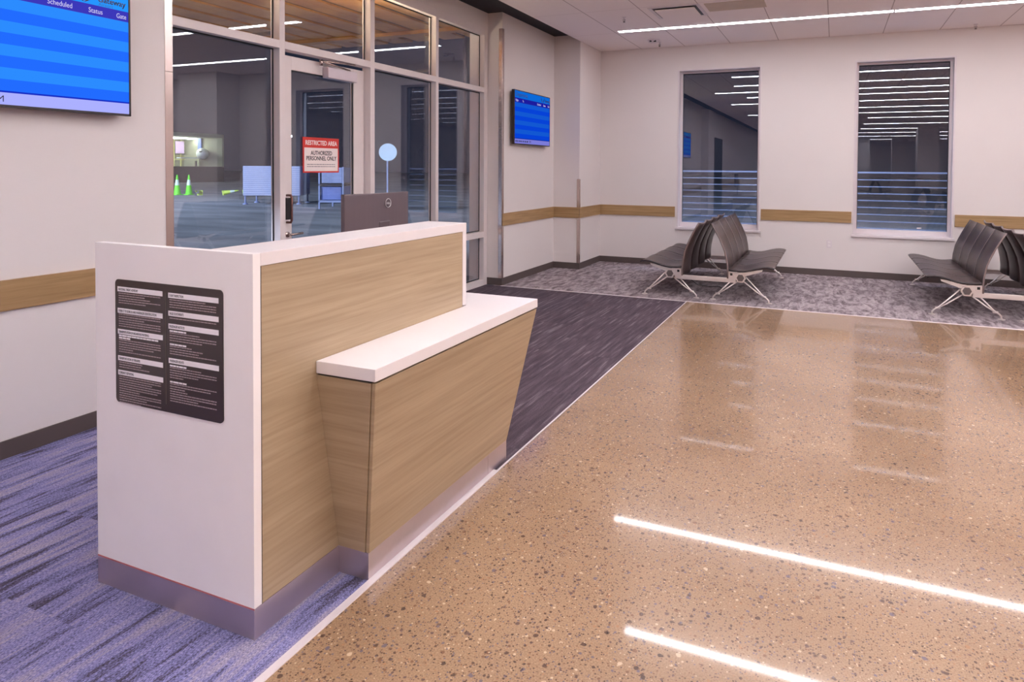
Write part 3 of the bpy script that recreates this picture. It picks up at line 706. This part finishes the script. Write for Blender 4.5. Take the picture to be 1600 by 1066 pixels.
bm = bmesh.new(); tube(bm, [(-1.75, 8.60, .23), (-1.65, 8.58, .165), (-1.50, 8.60, .15), (-1.36, 8.58, .16), (-1.30, 8.55, .13), (-1.27, 8.53, .12)], .006, 6); tube(bm, [(-1.25, 8.60, .30), (-1.27, 8.60, .20), (-1.32, 8.59, .145)], .006, 6)
obj('power_cord', bm, M_black, b1, smooth=True)
b2 = copy_tree(b1); b2.location = (1.88, 9.65 + .08, 0); b2['label'] = 'back-to-back brown bench of eight seats cut off by the right edge'
for ch in list(b2.children):
    if ch.name.startswith('power_cord'): bpy.data.objects.remove(ch)
for x, y, lab in ((3.3, -2.6, 'bench at the right edge of the right window reflection'), (3.2, -6.4, 'bench reflected in the right window, second one behind the viewpoint'),
                  (2.2, -19.5, 'bench reflected farthest off in the right window'), (-2.9, -3.6, 'bench reflected low in the left window')):
    c_ = copy_tree(b1); c_.location = (x, y, 0); c_['label'] = 'dark back-to-back ' + lab
    for ch in list(c_.children):
        if ch.name.startswith('power_cord'): bpy.data.objects.remove(ch)

# columns of the hall behind the viewpoint, seen in the windows
struct(B('wall_pier_near', (3.8, -15.0, 0), (4.75, -14.1, HC), M_wall), 'square painted pier reflected in the right window', 'column')
struct(B('wall_pier_far', (3.6, -28, 0), (4.55, -27.1, HC), M_wall), 'farther square painted pier reflected in the right window', 'column')
struct(B('wall_pier_middle', (1.2, -25, 0), (2.1, -24.1, HC), M_wall), 'third square painted pier reflected in the right window', 'column')
struct(B('wall_pilaster', (XL, -1.9, 0), (XL + .25, -.7, HC), M_wall), 'shallow pilaster on the left wall behind the viewpoint')
struct(B('door_2', (XL, -5.2, 0), (XL + .03, -3.0, 2.9), M_gasket), 'dark opening in the left wall reflected in the left window', 'door')

# ------------------------------------------------------------------ outside, at night
struct(B('ground', (-170, -60, -.4), (60, 150, -.105), M_apron), 'grey airport apron outside the glazing', 'ground')
# cedar soffit above the outside walk
sf = thing('wood_canopy', 'cedar slatted canopy outside above the glazed front', 'canopy', (-6.8, 4, 3.9))
x = -4.85
bm = bmesh.new()
while x > -9.2:
    box(bm, (x - .41, -2, 3.90), (x, 9.75, 3.93)); x -= .53
obj('soffit_boards', bm, M_soffit, sf)
B('canopy_deck', (-9.3, -2, 4.06), (-4.80, 9.8, 4.12), M_dark, sf)
for y in (1.0, 5.0, 8.9): B('canopy_beam', (-9.3, y, 3.84), (-4.75, y + .16, 3.899), M_soffit, sf)
boxes('canopy_fascia', [((-9.4, -2, 3.84), (-9.3, 9.8, 4.14))], M_dark, sf)
ul = thing('canopy_fill_light', 'added warm fill light hidden behind the transom to brighten the wood canopy', 'light', (-4.86, 4, 2.8))  # hidden fill light put in to brighten the cedar boards
B('fill_light_housing', (-5.34, -1.5, 2.88), (-5.26, 7.0, 2.92), M_dark, ul)
for yy in (0, 2.5, 4.49, 6.97): B('fill_light_bracket', (-5.26, yy, 2.885), (XM - .001, yy + .03, 2.915), M_dark, ul)
B('fill_light_diffuser', (-5.335, -1.5, 2.92), (-5.265, 7.0, 2.923), emit('fill_light_glow', (255, 228, 186), 100), ul)
M_slat = plain('pale_cart_slats', (178, 188, 220), .5)
# baggage carts
def bag_cart(label, org, ang, L, Wc, z0, z1, ribs):
    t_ = thing('baggage_cart', label, 'cart', (org[0], org[1], -.105))
    R = Matrix.Rotation(ang, 4, 'Z')
    def put(o): o.matrix_parent_inverse = Matrix(); o.rotation_euler = (0, 0, ang); return o
    bm = bmesh.new(); box(bm, (0, 0, z0), (L, Wc, z1)); put(obj('cart_body', bm, M_cart, t_, .02, loc=(0, 0, 0)))
    bm = bmesh.new()
    for k in range(ribs): z = z0 + (z1 - z0) * (k + .5) / ribs; box(bm, (.03, -.03, z - .02), (L - .03, 0, z + .02))
    box(bm, (L / 2 - .03, -.04, z0), (L / 2 + .03, -.03, z1)); put(obj('side_slats', bm, M_slat, t_, loc=(0, 0, 0)))
    B_ = bmesh.new(); box(B_, (L, .03, z0 + .04), (L + .012, Wc - .03, z1 - .04)); put(obj('end_curtain', B_, M_cartd, t_, loc=(0, 0, 0)))
    for xx in (.08, L - .08):
        for yy in (.08, Wc - .08):
            bm = bmesh.new(); tube(bm, [(xx, yy, z0), (xx, yy, .03)], .04, 8); lathe(bm, [(.12, 0), (.10, .05), (.04, .08)], xx, yy, 10); put(obj('jack_leg', bm, M_cart, t_, loc=(0, 0, 0)))
    return t_
ang = math.atan2(.5, .87)
bag_cart('pale ribbed baggage cart on short legs behind the door frame', (-24.9, 21.9), ang, 2.5, 1.7, .40, 1.76, 15)
t_ = thing('service_cart', 'pale blue two-shelf service cart behind the restricted area sign', 'cart', (-18.35, 20.9, -.105))
def sp(name, a, b, mt): 
    bm = bmesh.new(); box(bm, a, b); o = obj(name, bm, mt, t_, loc=(0, 0, 0)); o.rotation_euler = (0, 0, math.radians(115)); o.matrix_parent_inverse = Matrix(); return o
sp('cart_bin', (0, 0, 1.10), (1.5, .8, 1.72), M_cart); sp('cart_shelf', (-.1, -.1, .98), (1.7, .9, 1.06), M_dark); sp('cart_bin', (.1, .05, .42), (1.6, .85, .95), M_cartd); sp('cart_shelf', (-.1, -.1, .32), (1.7, .9, .40), M_cart)
for xx in (-.1, 1.64):
    for yy in (-.1, .84): sp('cart_post', (xx, yy, .05), (xx + .06, yy + .06, 1.75), M_cart)
for xx in (.15, 1.35):
    bm = bmesh.new(); ring = [(xx + .16 * math.cos(2 * math.pi * k / 16), -.12, .17 + .16 * math.sin(2 * math.pi * k / 16)) for k in range(16)]
    tube(bm, ring, .035, 6, closed=True); o = obj('wheel', bm, M_dark, t_, loc=(0, 0, 0)); o.rotation_euler = (0, 0, math.radians(115)); o.matrix_parent_inverse = Matrix()
t_ = thing('hand_truck', 'dark wheeled ground equipment beside the pale baggage cart', 'equipment', (-23.2, 25.6, -.105))
boxes('truck_body', [((-23.4, 25.3, .3), (-22.9, 26.0, .8)), ((-23.3, 25.5, .8), (-23.1, 25.7, 1.45))], M_dark, t_)
for yy in (25.2, 26.0):
    bm = bmesh.new(); tube(bm, [(-23.2 + .2 * math.cos(2 * math.pi * k / 14), yy, .13 + .2 * math.sin(2 * math.pi * k / 14)) for k in range(14)], .05, 6, closed=True); obj('wheel', bm, M_dark, t_)
# cones
def cone(x, y, label, lying=None, s=1.):
    t_ = thing('traffic_cone', label, 'cone', (x, y, -.105), 'lime traffic cones on the apron')
    bm = bmesh.new(); box(bm, (-.2 * s, -.2 * s, 0), (.2 * s, .2 * s, .05)); lathe(bm, [(.19 * s, .05), (.12 * s, .58 * s)], 0, 0, 16); obj('cone_body', bm, M_lime if lying is None else M_yel, t_, loc=(0, 0, 0)).matrix_parent_inverse = Matrix()
    bm = bmesh.new(); lathe(bm, [(.121 * s, .58 * s), (.075 * s, .9 * s)], 0, 0, 16); obj('reflective_collar', bm, M_conew, t_, loc=(0, 0, 0)).matrix_parent_inverse = Matrix()
    bm = bmesh.new(); lathe(bm, [(.075 * s, .9 * s), (.03 * s, 1.2 * s)], 0, 0, 16); obj('cone_tip', bm, M_lime if lying is None else M_yel, t_, loc=(0, 0, 0)).matrix_parent_inverse = Matrix()
    if lying is not None: t_.rotation_euler = (math.radians(80), 0, lying); t_.location.z = -.105 + .28 * s
cone(-35.94, 26.98, 'lime traffic cone standing in the middle of three'); cone(-35.5, 27.40, 'lime traffic cone standing right of the other two'); cone(-36.4, 26.7, 'lime traffic cone half hidden by the steel corner guard')
cone(-33.3, 26.4, 'yellow green cone lying down nearest the standing cones', .6, .7); cone(-32.3, 27.05, 'yellow green cone lying down between two others', 2.2, .7); cone(-30.9, 27.2, 'yellow green cone lying down against the pale baggage cart', 2.6, .8)
# disc sign
t_ = thing('disc_sign', 'round pale disc on a thin pole outside the third bay', 'sign', (-9, 11.69, -.105))
bm = bmesh.new(); lathe(bm, [(.19, -.006), (.19, .006)], 0, 0, 32)
bmesh.ops.rotate(bm, verts=bm.verts, cent=(0, 0, 0), matrix=Matrix.Rotation(math.pi / 2, 3, 'Y') ); bmesh.ops.rotate(bm, verts=bm.verts, cent=(0, 0, 0), matrix=Matrix.Rotation(math.radians(-52), 3, 'Z')); bmesh.ops.translate(bm, verts=bm.verts, vec=(-9, 11.69, 1.997))
obj('disc', bm, plain('pale_disc', (190, 215, 235), .4), t_)
bm = bmesh.new(); tube(bm, [(-9.02, 11.70, -.105), (-9.02, 11.70, 2.1)], .018, 8); obj('pole', bm, M_cart, t_)
# hangar with a parked aircraft
hg = thing('hangar', 'distant brightly lit open hangar with a flag inside', 'hangar', (-61, 47, -.105))
boxes('hangar_shell', [((-66, 36, 1.4), (-65.8, 50.4, 4.9)), ((-66, 36, 4.55), (-60, 50.4, 4.9)), ((-66, 50.2, 1.4), (-60, 50.4, 4.9))], M_hang, hg)
boxes('hangar_base', [((-66, 34, -.1), (-60, 50.4, 1.5))], M_dark, hg)
bm = bmesh.new()
for k in range(6): box(bm, (-65.7, 36, 2.2 + k * .38), (-65.6, 50.2, 2.26 + k * .38))
for k in range(18): box(bm, (-65.6, 36 + k * .8, 1.5), (-65.5, 36.1 + k * .8, 4.5))
obj('hangar_girts', bm, plain('yellow_steel', (190, 185, 120), .5), hg)
bm = bmesh.new(); box(bm, (-65.4, 48.9, 2.9), (-65.35, 49.9, 4.2)); obj('flag', bm, plain('flag_mauve', (190, 160, 200), .6), hg)
boxes('hangar_lamp', [((-64, 38, 4.4), (-63.6, 50, 4.5))], emit('hangar_lamp_glow', (240, 250, 235), 30), hg)
ap = thing('aircraft', 'small white aircraft nose parked in the lit hangar', 'aircraft', (-61.5, 48.6, 1.5))
bm = bmesh.new(); bmesh.ops.create_uvsphere(bm, u_segments=20, v_segments=12, radius=.6); bmesh.ops.scale(bm, verts=bm.verts, vec=(2.6, 1, 1)); bmesh.ops.rotate(bm, verts=bm.verts, cent=(0, 0, 0), matrix=Matrix.Rotation(math.radians(-38), 3, 'Z')); bmesh.ops.translate(bm, verts=bm.verts, vec=(-62.2, 49.6, 2.85)); obj('fuselage', bm, M_plane, ap, smooth=True)
boxes('tail_fin', [((-63.4, 50.0, 3.2), (-62.9, 50.1, 4.5))], M_cartd, ap); boxes('wing', [((-63.5, 47.6, 2.35), (-62.9, 50.1, 2.45))], M_plane, ap)
boxes('windshield', [((-61.35, 48.55, 2.98), (-61.1, 49.15, 3.12))], M_dark, ap); boxes('landing_gear', [((-62.5, 48.95, 1.5), (-62.3, 49.05, 2.1))], M_dark, ap)
bm = bmesh.new()
for yy in (46.8, 50.0): 
    lathe(bm, [(.35, 0), (.35, .9)], 0, 0, 14) if False else None
bm.free()
# slatted fence outside the tall windows
fn = thing('slatted_fence', 'thin pale horizontal slat fence outside the tall windows', 'fence', (0, 13, -.105))
bm = bmesh.new()
for k in range(13): z = .12 + k * .125; box(bm, (-7, 13, z), (7, 13.03, z + .018 if k < 12 else z + .03))
obj('fence_slats', bm, plain('fence_paint', (108, 118, 148), .6), fn)
for xx in (-6, -3.6, -.6, 2.4, 5.4): B('fence_post', (xx, 13.03, -.105), (xx + .06, 13.09, 1.70), M_cart, fn)
# floodlights added out of view to light the apron and fence
def flood(x, y, z, tx, ty, tz, power, size, label, col=(.72, .82, 1)):
    t_ = thing('floodlight', label, 'floodlight', (x, y, -.105))
    bm = bmesh.new(); tube(bm, [(x, y, -.105), (x, y, z + .1)], .08, 8); obj('mast', bm, M_dark, t_)
    L = bpy.data.lights.new('flood_lamp', 'AREA'); L.energy = power * FLOOD; L.size = size; L.color = col
    o = bpy.data.objects.new('flood_lamp', L); C.objects.link(o)
    d = Vector((tx - x, ty - y, tz - z)).normalized(); o.location = Vector((x, y, z)) + d * .3
    o.rotation_euler = d.to_track_quat('-Z', 'Y').to_euler(); o.parent = t_; o.matrix_parent_inverse = Matrix.Translation(-t_.location)
    bm = bmesh.new(); box(bm, (-size / 2, -size / 2, 0), (size / 2, size / 2, .12)); bmesh.ops.transform(bm, verts=bm.verts, matrix=Matrix.Translation(Vector((x, y, z)) + d * .16) @ d.to_track_quat('-Z', 'Y').to_matrix().to_4x4()); obj('flood_head', bm, M_dark, t_)
flood(-12, -14, 9, -20, 16, 0, 9000, .8, 'apron floodlight on a mast left of the canopy, out of the picture')
flood(-36, 8, 9, -30, 28, 0, 5000, .8, 'apron floodlight on a mast near the cones, out of the picture')
flood(-.4, 11.75, 5.2, -.4, 24, 0, 1500, .5, 'unseen floodlight added above the tall windows to light the slat fence', (.75, .85, 1))
t_ = thing('mast_lamp', 'bright distant point lamp seen at the left of the door glass', 'lamp', (-60, 59.5, -.105))
bm = bmesh.new(); tube(bm, [(-60, 59.5, -.105), (-60, 59.5, 5.1)], .06, 8); obj('mast', bm, M_dark, t_)
bm = bmesh.new(); bmesh.ops.create_uvsphere(bm, u_segments=12, v_segments=8, radius=.16); bmesh.ops.translate(bm, verts=bm.verts, vec=(-59.9, 59.5, 5.14)); obj('bulb', bm, emit('mast_lamp_glow', (225, 235, 255), 60), t_)
for o in bpy.data.objects:
    if o.parent is None and o.type == 'MESH' and 'kind' not in o and 'label' not in o: print('UNTAGGED', o.name)
